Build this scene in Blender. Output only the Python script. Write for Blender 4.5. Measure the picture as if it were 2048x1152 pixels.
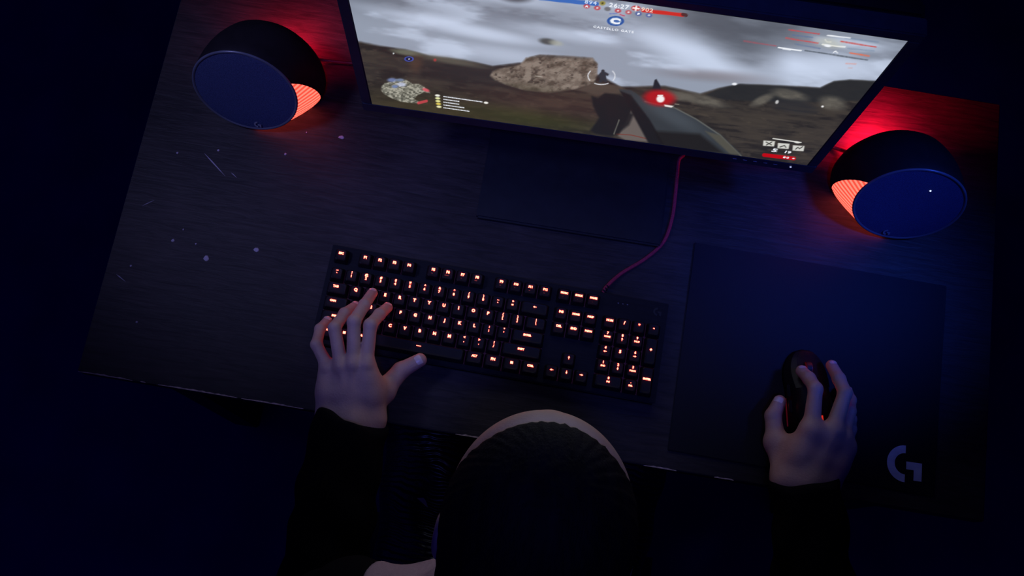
import bpy, bmesh, math, random
import numpy as np
from mathutils import Vector, Matrix
for o in list(bpy.data.objects): bpy.data.objects.remove(o)
S = bpy.context.scene
COL = S.collection
random.seed(7)
PI = math.pi

# ---------------------------------------------------------------- camera
F, W_, H_ = 2033.68, 2048, 1152
CAM = np.array([0.03376, -0.28113, 1.28936])
RX, RY, RZ = 0.26074, -0.03222, 0.16033
def rotm(rx, ry, rz):
    cx, sx, cy, sy, cz, sz = math.cos(rx), math.sin(rx), math.cos(ry), math.sin(ry), math.cos(rz), math.sin(rz)
    X = np.array([[1,0,0],[0,cx,-sx],[0,sx,cx]]); Y = np.array([[cy,0,sy],[0,1,0],[-sy,0,cy]]); Z = np.array([[cz,-sz,0],[sz,cz,0],[0,0,1]])
    return Z @ Y @ X
RM = rotm(RX, RY, RZ)
cd = bpy.data.cameras.new('camera'); cam = bpy.data.objects.new('camera', cd); COL.objects.link(cam)
cd.sensor_width = 36; cd.lens = F / W_ * 36; cd.clip_start = 0.02
cam.location = CAM; cam.rotation_euler = (RX, RY, RZ)
S.camera = cam
def at(x, y, z):
    """a spot read off the photograph, brought to its real height z above the desk"""
    v = RM @ np.array([(x-1024)/F, -(y-576)/F, -1.0]); return CAM + v*(z-CAM[2])/v[2]
def proj(P):
    q = (P - CAM) @ RM
    return 1024 + F*q[...,0]/-q[...,2], 576 - F*q[...,1]/-q[...,2]

# ---------------------------------------------------------------- world, lights, exposure
w = bpy.data.worlds.new('world'); S.world = w; w.use_nodes = True
w.node_tree.nodes['Background'].inputs[0].default_value = (0.05, 0.02, 1.0, 1)
w.node_tree.nodes['Background'].inputs[1].default_value = 0.045
def area(name, loc, target, size, energy, col):
    l = bpy.data.lights.new(name, 'AREA'); l.shape = 'RECTANGLE'; l.size, l.size_y = size; l.energy = energy; l.color = col
    o = bpy.data.objects.new(name, l); COL.objects.link(o); o.location = loc
    o.rotation_euler = (Vector(target)-Vector(loc)).to_track_quat('-Z', 'Y').to_euler(); return o
def spot(name, loc, target, radius, energy, col, cone):
    l = bpy.data.lights.new(name, 'SPOT'); l.shadow_soft_size = radius; l.energy = energy; l.color = col; l.spot_size = math.radians(cone); l.spot_blend = 1
    o = bpy.data.objects.new(name, l); COL.objects.link(o); o.location = loc
    o.rotation_euler = (Vector(target)-Vector(loc)).to_track_quat('-Z', 'Y').to_euler(); return o
spot('violet_lamp_left', (-.95, .00, 1.25), (-.24, .25, 0), .12, 31, (.36, .38, 1.0), 35)
spot('blue_lamp_right', (1.00, .10, 1.30), (.42, .17, 0), .10, 80, (.03, .10, 1.0), 18)
spot('blue_fill_overhead', (.10, -.55, 1.95), (.08, .27, 0), .10, 50, (.10, .14, 1.0), 28)  # unseen fill beam, added to brighten the stand base and lower bezel
vs = S.view_settings; vs.view_transform = 'Standard'; vs.look = 'None'; vs.exposure = 0; vs.gamma = 1; vs.use_curve_mapping = False

# ---------------------------------------------------------------- materials
def lin(r, g, b):
    f = lambda c: (c/12.92 if c <= 0.04045 else ((c+0.055)/1.055)**2.4)
    return (f(r/255), f(g/255), f(b/255), 1)
def mat(name, col, rough=0.6, metal=0.0, var=0.15, scale=60, bump=0.0, bscale=400, stretch=(1,1,1), spec=0.5, sss=0.0, sheen=0.0):
    m = bpy.data.materials.new(name); m.use_nodes = True; t = m.node_tree; n = t.nodes; b = n['Principled BSDF']
    tc = n.new('ShaderNodeTexCoord'); mp = n.new('ShaderNodeMapping'); mp.inputs['Scale'].default_value = stretch
    t.links.new(tc.outputs['Object'], mp.inputs[0])
    nz = n.new('ShaderNodeTexNoise'); nz.inputs['Scale'].default_value = scale; nz.inputs['Detail'].default_value = 6
    t.links.new(mp.outputs[0], nz.inputs[0])
    rp = n.new('ShaderNodeValToRGB'); c = Vector(col[:3])
    rp.color_ramp.elements[0].position = 0.3; rp.color_ramp.elements[1].position = 0.7
    rp.color_ramp.elements[0].color = (*(c*(1-var)), 1); rp.color_ramp.elements[1].color = (*(c*(1+var)), 1)
    t.links.new(nz.outputs[0], rp.inputs[0]); t.links.new(rp.outputs[0], b.inputs['Base Color'])
    b.inputs['Roughness'].default_value = rough; b.inputs['Metallic'].default_value = metal
    b.inputs['Specular IOR Level'].default_value = spec
    if sss: b.inputs['Subsurface Weight'].default_value = sss; b.inputs['Subsurface Scale'].default_value = 0.004; b.inputs['Subsurface Radius'].default_value = (1, .3, .15)
    if sheen: b.inputs['Sheen Weight'].default_value = sheen
    if bump:
        n2 = n.new('ShaderNodeTexNoise'); n2.inputs['Scale'].default_value = bscale; n2.inputs['Detail'].default_value = 4
        t.links.new(mp.outputs[0], n2.inputs[0]); bp = n.new('ShaderNodeBump'); bp.inputs['Strength'].default_value = bump; bp.inputs['Distance'].default_value = 0.001
        t.links.new(n2.outputs[0], bp.inputs['Height']); t.links.new(bp.outputs[0], b.inputs['Normal'])
    return m
def emit(name, col, strength, base=(0.02,0.02,0.02)):
    m = bpy.data.materials.new(name); m.use_nodes = True; b = m.node_tree.nodes['Principled BSDF']
    b.inputs['Base Color'].default_value = (*base, 1); b.inputs['Emission Color'].default_value = (*col, 1); b.inputs['Emission Strength'].default_value = strength
    return m
M = {}
def wood():
    m = bpy.data.materials.new('dark_stained_wood'); m.use_nodes = True; t = m.node_tree; n = t.nodes; b = n['Principled BSDF']
    tc = n.new('ShaderNodeTexCoord'); mp = n.new('ShaderNodeMapping'); mp.inputs['Scale'].default_value = (9, 75, 20)
    t.links.new(tc.outputs['Object'], mp.inputs[0])
    nz = n.new('ShaderNodeTexNoise'); nz.inputs['Scale'].default_value = 2.2; nz.inputs['Detail'].default_value = 9; nz.inputs['Roughness'].default_value = .65; nz.inputs['Distortion'].default_value = .6
    t.links.new(mp.outputs[0], nz.inputs[0])
    rp = n.new('ShaderNodeValToRGB'); e = rp.color_ramp.elements
    e[0].position = .32; e[0].color = (.017,.015,.014,1); e[1].position = .68; e[1].color = (.042,.036,.034,1)
    t.links.new(nz.outputs[0], rp.inputs[0])
    big = n.new('ShaderNodeTexNoise'); big.inputs['Scale'].default_value = 5; big.inputs['Detail'].default_value = 5; t.links.new(tc.outputs['Object'], big.inputs[0])
    r2 = n.new('ShaderNodeValToRGB'); r2.color_ramp.elements[0].position=.3; r2.color_ramp.elements[1].position=.7
    r2.color_ramp.elements[0].color=(.5,.5,.5,1); r2.color_ramp.elements[1].color=(1.4,1.35,1.35,1); t.links.new(big.outputs[0], r2.inputs[0])
    mx = n.new('ShaderNodeMix'); mx.data_type='RGBA'; mx.blend_type='MULTIPLY'; mx.inputs[0].default_value=1
    t.links.new(rp.outputs[0], mx.inputs[6]); t.links.new(r2.outputs[0], mx.inputs[7]); t.links.new(mx.outputs[2], b.inputs['Base Color'])
    rr = n.new('ShaderNodeMapRange'); rr.inputs[3].default_value=.38; rr.inputs[4].default_value=.62; t.links.new(big.outputs[0], rr.inputs[0]); t.links.new(rr.outputs[0], b.inputs['Roughness'])
    bp = n.new('ShaderNodeBump'); bp.inputs['Strength'].default_value=.5; bp.inputs['Distance'].default_value=.0012
    t.links.new(nz.outputs[0], bp.inputs['Height']); t.links.new(bp.outputs[0], b.inputs['Normal'])
    b.inputs['Specular IOR Level'].default_value = .22
    return m
M['wood'] = wood()
M['edge'] = mat('worn_raw_wood_edge', (.55,.42,.36), .8, var=.5, scale=150, bump=.6)
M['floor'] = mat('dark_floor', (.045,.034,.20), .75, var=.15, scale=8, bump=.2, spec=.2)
M['wall'] = mat('dark_wall', (.05,.04,.05), .8, var=.1, scale=5)
M['steel'] = mat('black_powder_coat', (.015,.015,.017), .5)
M['plastic'] = mat('black_plastic', (.012,.011,.013), .5, bump=.15, bscale=1500, spec=.15)
M['shell'] = mat('speaker_shell', (.014,.011,.013), .55, bump=.1, bscale=1500, spec=.12)
M['gloss'] = mat('glossy_black_plastic', (.010,.010,.012), .38, spec=.3)
M['bezel'] = mat('monitor_bezel_plastic', (.028,.036,.050), .4, spec=.3)
M['base'] = mat('stand_base_plastic', (.012,.014,.018), .4, spec=.25)
M['fabric'] = mat('speaker_cloth', (.050,.066,.145), .8, spec=.1, var=.3, scale=900, bump=.5, bscale=1800)
M['rim'] = mat('speaker_rim', (.10,.11,.14), .3)
M['pad'] = mat('mouse_pad_cloth', (.006,.007,.010), .5, var=.2, scale=900, bump=.35, bscale=2500, spec=.22)
M['padlogo'] = mat('mouse_pad_print', (.66,.80,.98), .7)
M['keycap'] = mat('black_keycap', (.010,.009,.010), .5, bump=.2, bscale=2500, spec=.2)
M['plate'] = mat('brushed_keyboard_plate', (.009,.009,.012), .42, spec=.15, var=.3, scale=20, stretch=(1,40,1))
M['grey'] = mat('grey_print', (.20,.20,.24), .6)
M['dim'] = mat('dark_print', (.004,.004,.005), .4)
M['cable'] = mat('red_braided_cable', (.42,.03,.07), .7, var=.5, scale=900, bump=.8, bscale=1500)
M['bcable'] = mat('black_cable', (.012,.012,.014), .6)
M['skin'] = mat('skin', (.52,.34,.27), .55, var=.08, scale=60, bump=.35, bscale=420, sss=.15)
M['nail'] = mat('fingernail', (.72,.58,.55), .28, var=.04)
M['hair'] = mat('black_hair', (.006,.005,.006), .7, var=.4, scale=120, bump=.8, bscale=500, stretch=(1,.15,1), spec=.08)
M['shirt'] = mat('black_knit', (.004,.004,.006), .95, var=.3, scale=500, bump=.6, bscale=1200, spec=.08)
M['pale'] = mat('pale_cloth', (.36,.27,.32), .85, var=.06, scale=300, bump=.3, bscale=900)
M['denim'] = mat('black_waxed_denim', (.008,.010,.018), .28, var=.4, scale=300, spec=.7)
def denim_folds(m):
    t = m.node_tree; n = t.nodes; tc = n.new('ShaderNodeTexCoord'); wv = n.new('ShaderNodeTexWave'); wv.bands_direction = 'Y'; wv.inputs['Scale'].default_value = 38; wv.inputs['Distortion'].default_value = 14; wv.inputs['Detail'].default_value = 3; wv.inputs['Detail Scale'].default_value = .35
    t.links.new(tc.outputs['Object'], wv.inputs[0]); bp = n.new('ShaderNodeBump'); bp.inputs['Strength'].default_value = .8; bp.inputs['Distance'].default_value = .002
    t.links.new(wv.outputs[0], bp.inputs['Height']); t.links.new(bp.outputs[0], n['Principled BSDF'].inputs['Normal'])
denim_folds(M['denim'])
M['eye'] = mat('eye_white', (.7,.68,.66), .2, var=.02)
M['iris'] = mat('iris', (.05,.03,.02), .2)
M['lips'] = mat('lips', (.42,.2,.18), .5)
M['seat'] = mat('black_seat_leather', (.012,.012,.014), .45, bump=.3, bscale=300)
M['chip'] = mat('pale_chip', (.40,.36,.42), .8)
M['legend'] = emit('lit_legend', (1, .068, .042), 17)
M['icon'] = emit('dim_lit_icon', (1, .12, .08), .22)
M['glow'] = emit('red_backlight', (1, .0, .08), .006)
M['lens'] = emit('speaker_front_lens', (1, .085, .06), 3.6)
M['groove'] = emit('speaker_front_lens_groove', (1, .085, .05), 1.1)
M['rear'] = emit('speaker_rear_lens', (1, .0, .03), 45)
M['led'] = emit('blue_white_led', (.45, .5, 1), 1.6)
M['redled'] = emit('red_led', (1, .04, .02), .6)
M['dimred'] = emit('dim_red_strip', (1, .02, .04), .035)
M['dotled'] = emit('white_led', (.6, .7, 1), 1.2)

# ---------------------------------------------------------------- helpers
def obj(name, bm, m=None, parent=None, smooth=False, loc=None):
    me = bpy.data.meshes.new(name)
    if isinstance(bm, bmesh.types.BMesh): bm.to_mesh(me); bm.free()
    else: me.from_pydata([tuple(map(float, v)) for v in bm[0]], [], bm[1])
    if m: me.materials.append(m)
    if smooth: me.shade_smooth()
    o = bpy.data.objects.new(name, me); COL.objects.link(o)
    if parent: o.parent = parent
    if loc is not None: o.location = loc
    return o
def inst(name, src, parent, loc):
    o = bpy.data.objects.new(name, src); COL.objects.link(o); o.parent = parent; o.location = loc; return o
def thing(name, label, cat, loc=(0,0,0), rot=(0,0,0), group=None):
    o = bpy.data.objects.new(name, None); COL.objects.link(o); o.location = loc; o.rotation_euler = rot
    o['label'] = label; o['category'] = cat
    if group: o['group'] = group
    o.empty_display_size = .02
    return o
def box(bm, c, s, rot=None, bev=0.0, seg=2):
    r = bmesh.ops.create_cube(bm, size=1); vs_ = r['verts']
    bmesh.ops.scale(bm, vec=s, verts=vs_)
    if rot is not None: bmesh.ops.rotate(bm, cent=(0,0,0), matrix=rot, verts=vs_)
    bmesh.ops.translate(bm, vec=c, verts=vs_)
    if bev:
        es = list({e for v in vs_ for e in v.link_edges})
        bmesh.ops.bevel(bm, geom=es, offset=bev, segments=seg, affect='EDGES')
def bx(c, s, bev=0.0, rot=None, seg=2):
    bm = bmesh.new(); box(bm, c, s, rot, bev, seg); return bm
def cyl(bm, c, r, h, seg=24, r2=None, rot=None):
    q = bmesh.ops.create_cone(bm, cap_ends=True, segments=seg, radius1=r, radius2=r if r2 is None else r2, depth=h)
    if rot is not None: bmesh.ops.rotate(bm, cent=(0,0,0), matrix=rot, verts=q['verts'])
    bmesh.ops.translate(bm, vec=c, verts=q['verts'])
def spline(pts, n=8):
    P = [Vector(p) for p in pts]; P = [P[0]*2-P[1]] + P + [P[-1]*2-P[-2]]; out = []
    for i in range(1, len(P)-2):
        for k in range(n):
            t = k/n; a, b, c, d = P[i-1], P[i], P[i+1], P[i+2]
            out.append(.5*((2*b)+(c-a)*t+(2*a-5*b+4*c-d)*t*t+(3*b-a-3*c+d)*t**3))
    out.append(P[-2]); return out
def tube(pts, r, seg=8, n=8, taper=None):
    P = spline(pts, n); V, Fc = [], []
    up = Vector((0,0,1)); N = len(P)
    for i, p in enumerate(P):
        d = (P[min(i+1,N-1)]-P[max(i-1,0)]).normalized(); a = d.cross(up if abs(d.z) < .9 else Vector((1,0,0))).normalized(); b = a.cross(d)
        rr = r if taper is None else r*(taper[0]+(taper[1]-taper[0])*i/(N-1))
        for k in range(seg):
            t = 2*PI*k/seg; V.append(p+a*rr*math.cos(t)+b*rr*math.sin(t))
    for i in range(N-1):
        for k in range(seg):
            k2 = (k+1)%seg; Fc.append((i*seg+k, i*seg+k2, (i+1)*seg+k2, (i+1)*seg+k))
    Fc.append(tuple(range(seg))[::-1]); Fc.append(tuple((N-1)*seg+k for k in range(seg)))
    return V, Fc
def prism(poly, z0, z1, xf=None):
    """2D outline turned into a thin slab"""
    n = len(poly); V = [Vector((x,y,z0)) for x,y in poly]+[Vector((x,y,z1)) for x,y in poly]
    if xf: V = [xf @ v for v in V]
    return V, [tuple(range(n))[::-1], tuple(range(n,2*n))]+[(i,(i+1)%n,(i+1)%n+n,i+n) for i in range(n)]
def join(parts):
    V, Fc = [], []
    for v, f in parts:
        k = len(V); V += list(v); Fc += [tuple(i+k for i in q) for q in f]
    return V, Fc
def g_mark(size, z0, z1, xf=None):
    """the round mark: open ring at the left and an angular hook at the right"""
    R_, r_ = size/2, size*.29; arc = [PI/2+(PI)*i/20 for i in range(21)]
    ring = [(R_*math.cos(a), R_*math.sin(a)) for a in arc]+[(r_*math.cos(a), r_*math.sin(a)) for a in reversed(arc)]
    s = size
    hook = [(.03*s,.07*s),(.46*s,.07*s),(.46*s,-.42*s),(.24*s,-.42*s),(.24*s,-.14*s),(.03*s,-.14*s)]
    ring = [(x-.0*s, y) for x, y in ring]
    return join([prism(ring, z0, z1, xf), prism(hook, z0, z1, xf)])
FONT = None
def text_mesh(txt, size, bold=0.0, extrude=0.00015, spacing=1.0):
    c = bpy.data.curves.new('txt', 'FONT'); c.body = txt; c.size = size; c.align_x = 'CENTER'; c.align_y = 'CENTER'
    c.offset = bold; c.extrude = extrude; c.resolution_u = 2; c.space_character = spacing
    o = bpy.data.objects.new('txt', c); COL.objects.link(o)
    dg = bpy.context.evaluated_depsgraph_get(); dg.update()
    me = bpy.data.meshes.new_from_object(o.evaluated_get(dg))
    bpy.data.objects.remove(o); me.materials.clear(); me.name = 'legend'
    return me

# ---- implicit surfaces for bodies and cloth
def surf_nets(f, lo, hi, h):
    lo = np.array(lo, float); hi = np.array(hi, float); n = np.ceil((hi-lo)/h).astype(int)+1
    ax = [lo[i]+h*np.arange(n[i]) for i in range(3)]
    D = np.empty(n, np.float32)
    for i in range(n[0]):
        Y, Z = np.meshgrid(ax[1], ax[2], indexing='ij')
        P = np.stack([np.full_like(Y, ax[0][i]), Y, Z], -1).reshape(-1,3).astype(np.float32)
        D[i] = f(P).reshape(n[1], n[2])
    s = D < 0
    c = [D[dx:n[0]-1+dx, dy:n[1]-1+dy, dz:n[2]-1+dz] for dx in (0,1) for dy in (0,1) for dz in (0,1)]
    off = [(dx,dy,dz) for dx in (0,1) for dy in (0,1) for dz in (0,1)]
    cnt = sum((q < 0).astype(int) for q in c); act = (cnt > 0) & (cnt < 8); idx = np.argwhere(act)
    vals = np.stack([q[act] for q in c], 1); acc = np.zeros((len(idx),3)); num = np.zeros(len(idx))
    for a in range(8):
        for b in range(a+1, 8):
            oa, ob = np.array(off[a]), np.array(off[b])
            if np.abs(oa-ob).sum() != 1: continue
            va, vb = vals[:,a], vals[:,b]; m = (va < 0) != (vb < 0)
            t = np.where(m, va/np.where(m, va-vb, 1), 0)
            acc[m] += (oa+t[:,None]*(ob-oa))[m]; num[m] += 1
    V = lo+h*(idx+acc/num[:,None])
    vid = -np.ones(act.shape, int); vid[act] = np.arange(len(idx)); Fc = []
    for d in range(3):
        e1, e2 = (d+1)%3, (d+2)%3
        sl = [slice(None)]*3; sl2 = [slice(None)]*3; sl[d] = slice(0, n[d]-1); sl2[d] = slice(1, n[d])
        A, B = s[tuple(sl)], s[tuple(sl2)]; ch = np.argwhere(A != B)
        ok = (ch[:,e1] > 0) & (ch[:,e2] > 0) & (ch[:,e1] < n[e1]-1) & (ch[:,e2] < n[e2]-1); ch = ch[ok]
        fl = A[tuple(ch.T)]
        u1 = np.zeros(3,int); u1[e1] = 1; u2 = np.zeros(3,int); u2[e2] = 1
        q = np.stack([vid[tuple((ch-u1-u2).T)], vid[tuple((ch-u2).T)], vid[tuple(ch.T)], vid[tuple((ch-u1).T)]], 1)
        q[~fl] = q[~fl][:, ::-1]; Fc.append(q)
    return V, np.concatenate(Fc)
def cone(P, a, b, ra, rb):
    a = np.asarray(a, np.float32); b = np.asarray(b, np.float32); ba = b-a; t = np.clip(((P-a) @ ba)/max(float(ba @ ba),1e-9), 0, 1)
    return np.linalg.norm(P-a-t[:,None]*ba, axis=1)-(ra+(rb-ra)*t)
def ell(P, c, r, R3=None):
    q = P-np.asarray(c, np.float32)
    if R3 is not None: q = q @ R3
    r = np.asarray(r, np.float32); k0 = np.linalg.norm(q/r, axis=1); k1 = np.linalg.norm(q/(r*r), axis=1)
    return k0*(k0-1)/np.maximum(k1, 1e-6)
def smin(a, b, k):
    h = np.maximum(k-np.abs(a-b), 0)/k; return np.minimum(a, b)-h*h*k*.25
def smax(a, b, k): return -smin(-a, -b, k)
def nets_obj(name, meshes, m, parent, smooth=True):
    V = []; Fc = []; k = 0
    for v, f in meshes: V.append(v); Fc.append(f+k); k += len(v)
    V = np.concatenate(V); Fc = np.concatenate(Fc)
    me = bpy.data.meshes.new(name); me.vertices.add(len(V)); me.vertices.foreach_set('co', V.astype(np.float32).ravel())
    me.loops.add(Fc.size); me.loops.foreach_set('vertex_index', Fc.astype(np.int32).ravel())
    me.polygons.add(len(Fc)); me.polygons.foreach_set('loop_start', np.arange(0, Fc.size, 4, dtype=np.int32)); me.polygons.foreach_set('loop_total', np.full(len(Fc), 4, np.int32))
    me.update(calc_edges=True); me.validate(); me.materials.append(m)
    if smooth: me.shade_smooth()
    o = bpy.data.objects.new(name, me); COL.objects.link(o); o.parent = parent
    return o

# ---------------------------------------------------------------- the setting
FZ = -0.74
def struct(name, bm, m):
    o = obj(name, bm, m); o['kind'] = 'structure'; return o
struct('floor', bx((0,0,FZ-.05), (5,5,.1)), M['floor'])
struct('wall_back', bx((0,1.35,.56), (5,.1,2.6)), M['wall'])
struct('wall_right', bx((1.75,0,.56), (.1,5,2.6)), M['wall'])
struct('baseboard_back', bx((0,1.29,FZ+.05), (5,.02,.1), .003), M['wall'])

# ---------------------------------------------------------------- desk
DL, DR, DF, DB = -0.506, 0.653, -0.135, 0.444
desk = thing('desk', 'dark stained wooden desk with scratched top and worn front edge', 'desk', (0,0,FZ))
def D(o): o.location.z -= FZ; return o
D(obj('tabletop', bx(((DL+DR)/2,(DF+DB)/2,-.0125), (DR-DL,DB-DF,.025), .0012), M['wood'], desk))
def leg_at(x, y): obj('leg', bx((x,y,(-.72-.025)/2-FZ+.0), (.05,.05,.70), .003), M['steel'], desk)
for x in (DL+.05, DR-.05):
    for y in (DF+.055, DB-.055):
        bm = bmesh.new(); box(bm, (x,y,-.3725), (.05,.05,.695), None, .003); D(obj('leg', bm, M['steel'], desk))
    D(obj('side_rail', bx((x,(DF+DB)/2,-.69), (.04,DB-DF-.16,.04), .003), M['steel'], desk))
    D(obj('side_rail', bx((x,(DF+DB)/2,-.047), (.04,DB-DF-.16,.04), .003), M['steel'], desk))
for y in (DF+.055, DB-.055):
    D(obj('cross_rail', bx(((DL+DR)/2,y,-.047), (DR-DL-.15,.03,.04), .003), M['steel'], desk))
# chipped strip of raw wood along the front edge, broken where the stain has survived
def worn(x0, x1):
    n = max(3, int((x1-x0)/.004)); V = []; 
    for i in range(n+1):
        x = x0+(x1-x0)*i/n; a = min(1, 4*min(i, n-i)/n+.15); h = a*random.uniform(.0006,.0022); dd = a*random.uniform(.0004,.0016)
        V += [(x,DF-.0004,-.0008-h),(x,DF-.0005,.0003),(x,DF+dd,.0004)]
    return V, [q for i in range(n) for q in ((3*i,3*i+3,3*i+4,3*i+1),(3*i+1,3*i+4,3*i+5,3*i+2))]
for a, b in ((DL+.001,-.435),(-.425,-.418),(-.402,-.30),(-.295,-.215),(-.20,-.17),(-.02,.035),(.06,.075),(.22,.262),(.31,.335)):
    D(obj('worn_edge', worn(a,b), M['edge'], desk))
# scratches and flecks
def scratch(p, q, w_):
    a, b = at(*p,0), at(*q,0); d = (b-a)/np.linalg.norm(b-a); nn = np.array([-d[1],d[0],0])*w_; z = np.array([0,0,.0003])
    V = [a+z, a*.66+b*.34+nn+z, a*.3+b*.7+nn*.6+z, b+z, a*.3+b*.7-nn*.5+z, a*.66+b*.34-nn*.8+z]
    return V, [(5,4,3,2,1,0)[::-1]]
for p, q, w_ in (((408,306),(452,354),.0009),((462,345),(474,356),.0006),((232,548),(252,564),.0007),((284,412),(310,400),.0005)):
    D(obj('scratch', scratch(p, q, w_), M['chip'], desk))
def fleck(x, y, r, ang=0, el=1):
    c = at(x, y, 0); n = 9; V = [(c[0]+r*el*random.uniform(.7,1.1)*math.cos(2*PI*i/n), c[1]+r*random.uniform(.7,1.1)*math.sin(2*PI*i/n), .0003) for i in range(n)]
    T = [(x_, y_, .0009) for x_, y_, _ in V]; T = [(c[0]+(x_-c[0])*.7, c[1]+(y_-c[1])*.7, z) for x_, y_, z in T]
    return V+T, [tuple(range(n,2*n))]+[(i,(i+1)%n,(i+1)%n+n,i+n) for i in range(n)]
for f_ in ((413,517,.0042),(513,500,.003,0,1.5),(346,481,.0024),(437,301,.0018),(355,306,.0018),(571,308,.002),(683,275,.0028,0,1.8),(262,532,.0018),(274,644,.0018),(392,488,.0014),(367,459,.0014),(613,265,.0012)):
    D(obj('paint_fleck', fleck(*f_), M['chip'], desk))

# ---------------------------------------------------------------- mouse pad
pc = np.array([.24872,-.11357]); py_ = -.00947
pad = thing('mouse_pad', 'black cloth mouse pad with a pale round mark in its front right corner', 'mouse pad', (pc[0]+.17, pc[1]+.14, 0), (0,0,py_))
obj('cloth_surface', bx((0,0,.0015), (.34,.28,.003), .0012), M['pad'], pad)
lp = at(1812,926,.003); obj('mark', g_mark(.0465, .00305, .0032, Matrix.Translation((lp[0]-.2487-.17, lp[1]+.11357-.14+.0,0)) @ Matrix.Rotation(.03,4,'Z')), M['padlogo'], pad)

# ---------------------------------------------------------------- keyboard
U = .01905; KZ = .0195; LOFF = .0024
kb = thing('keyboard', 'full size black keyboard with glowing red orange legends', 'keyboard', (0,0,0), (0,0,-.01352))
def kxy(kx, ky): return (kx-11.25)*U, (ky+2)*U-LOFF
x0, x1, yt, yb = -.2205, .2235, .0765, -.0555
bm = bmesh.new(); box(bm, ((x0+x1)/2,(yt+yb)/2,.0095), (x1-x0,yt-yb,.015), None, .003); obj('case', bm, M['plastic'], kb)
obj('top_plate', bx(((x0+x1)/2,(yt+yb)/2,.0178), (x1-x0-.001,yt-yb-.001,.0022), .0006), M['plate'], kb)
def glow_sheet(a, b, c, d, n='backlight'):
    obj(n, bx(((a+b)/2,(c+d)/2,.0191), (b-a,d-c,.0003)), M['glow'], kb)
for a, b, c, d in ((0,15,-4.5,.5),(15.3,18.3,-1.5,.5),(15.3,18.3,-4.5,-3.5),(16.3,17.3,-3.5,-2.5),(18.6,22.6,-4.5,.5)):
    X0, Y0 = kxy(a,c); X1, Y1 = kxy(b,d); glow_sheet(X0+.001,X1-.001,Y0+.001,Y1-.001)
for a, b in ((0,1),(1.667,5.667),(6.333,10.333),(11,15),(15.3,18.3)):
    X0, Y0 = kxy(a,.8175); X1, Y1 = kxy(b,1.8175); glow_sheet(X0+.001,X1-.001,Y0+.001,Y1-.001)
for x in (-.18,.18):
    for y in (-.035,.06): obj('rubber_foot', bx((x,y,.001), (.03,.008,.002), .0005), M['bcable'], kb)
capmesh = {}
def capm(w_, d_):
    k = (w_, d_)
    if k in capmesh: return capmesh[k]
    W, Dp = w_*U, d_*U; rows = []
    def ring(hx, hy, z, c, oy=0):
        o = []
        for sx, sy in ((1,1),(-1,1),(-1,-1),(1,-1)):
            for t in ((1,0) if sx*sy > 0 else (0,1)):
                o.append((sx*(hx-c*(1-t)), sy*(hy-c*t)+oy, z))
        return o
    L = [ring(W/2-.0005, Dp/2-.0005, .0002, .0012), ring(W/2-.0006, Dp/2-.0006, .0028, .0012), ring(W/2-.0028, Dp/2-.0024, .0098, .0018,.0005), ring(W/2-.0036, Dp/2-.0032, .0105, .0022,.0005), ring(W/2-.0052, Dp/2-.0048, .0102, .002,.0005)]
    V = [v for l in L for v in l]; Fc = []
    for i in range(len(L)-1):
        for k2 in range(8): a = i*8+k2; b = i*8+(k2+1)%8; Fc.append((a,b,b+8,a+8))
    Fc.append(tuple(32+i for i in range(8))); Fc.append(tuple(range(8))[::-1])
    me = bpy.data.meshes.new('keycap'); me.from_pydata(V, [], Fc); me.materials.append(M['keycap']); capmesh[k] = me
    return me
def arrow(dx, dy):
    s = .0021; a = math.atan2(dy, dx); R2 = Matrix.Rotation(a, 4, 'Z')
    return join([prism([(-s,-.0003),(.0004,-.0003),(.0004,.0003),(-s,.0003)], -.0001, .0001, R2), prism([(0,-.0012),(s,0),(0,.0012)], -.0001, .0001, R2)])
def square(): return prism([(-.0017,-.0015),(.0017,-.0015),(.0017,.0015),(-.0017,.0015)], -.0001, .0001)
def bar(w_=.006, h=.0006): return prism([(-w_/2,-h/2),(w_/2,-h/2),(w_/2,h/2),(-w_/2,h/2)], -.0001, .0001)
lcache = {}
def legend(txt, size, m='legend', bold=.00022):
    k = (txt, size, m)
    if k not in lcache: me = text_mesh(txt, size, bold, .0001); me.materials.append(M[m]); lcache[k] = me
    return lcache[k]
LZ = .0108
def key(cx, cy, w_=1, d_=1, leg=None, up=None, low=None, icon=None, shape=None, lx=0, lowshape=None, ly=0):
    x, y = kxy(cx, cy)
    kc = inst('keycap', capm(w_, d_), kb, (x, y, KZ))
    if leg: inst('legend', legend(leg, .0052 if len(leg) == 1 else (.0046 if len(leg) == 2 else (.0038 if len(leg) < 4 else .0032)), bold=.00030 if len(leg)==1 else .00022), kc, (lx, LOFF+ly, LZ))
    if up: inst('legend', legend(up, .0042, bold=.00018), kc, (lx, LOFF+.0022, LZ)); 
    if low: inst('legend', legend(low, .0044 if len(low) == 1 else .0028, bold=.00018 if len(low)==1 else .00012), kc, (lx, LOFF-.0024, LZ))
    if icon: inst('icon', legend(icon, .0030, 'icon', .0001), kc, (-.001, LOFF-.0046, LZ))
    if shape: o = obj('legend', shape, M['legend'], kc, loc=(lx, LOFF, LZ))
    if lowshape: o = obj('legend', lowshape, M['legend'], kc, loc=(lx, LOFF-.0026, LZ))
FY = 1.3175
key(.5, FY, leg='ESC')
for i in range(4): key(2.167+i, FY, leg='F%d' % (i+1))
for i in range(4): key(6.833+i, FY, leg='F%d' % (i+5), icon=('--','===','-','==')[i])
for i in range(4): key(11.5+i, FY, leg='F%d' % (i+9), icon='--' if i != 1 else '-')
for i, t in enumerate(('PRTSC','SCRLK','PAUSE')): key(15.8+i, FY, leg=t, icon='.')
for i, (a, b) in enumerate(zip('~!@#$%^&*()_+', '`1234567890-=')): key(.5+i, 0, up=a, low=b)
key(14, 0, 2, shape=arrow(-1,0))
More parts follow.
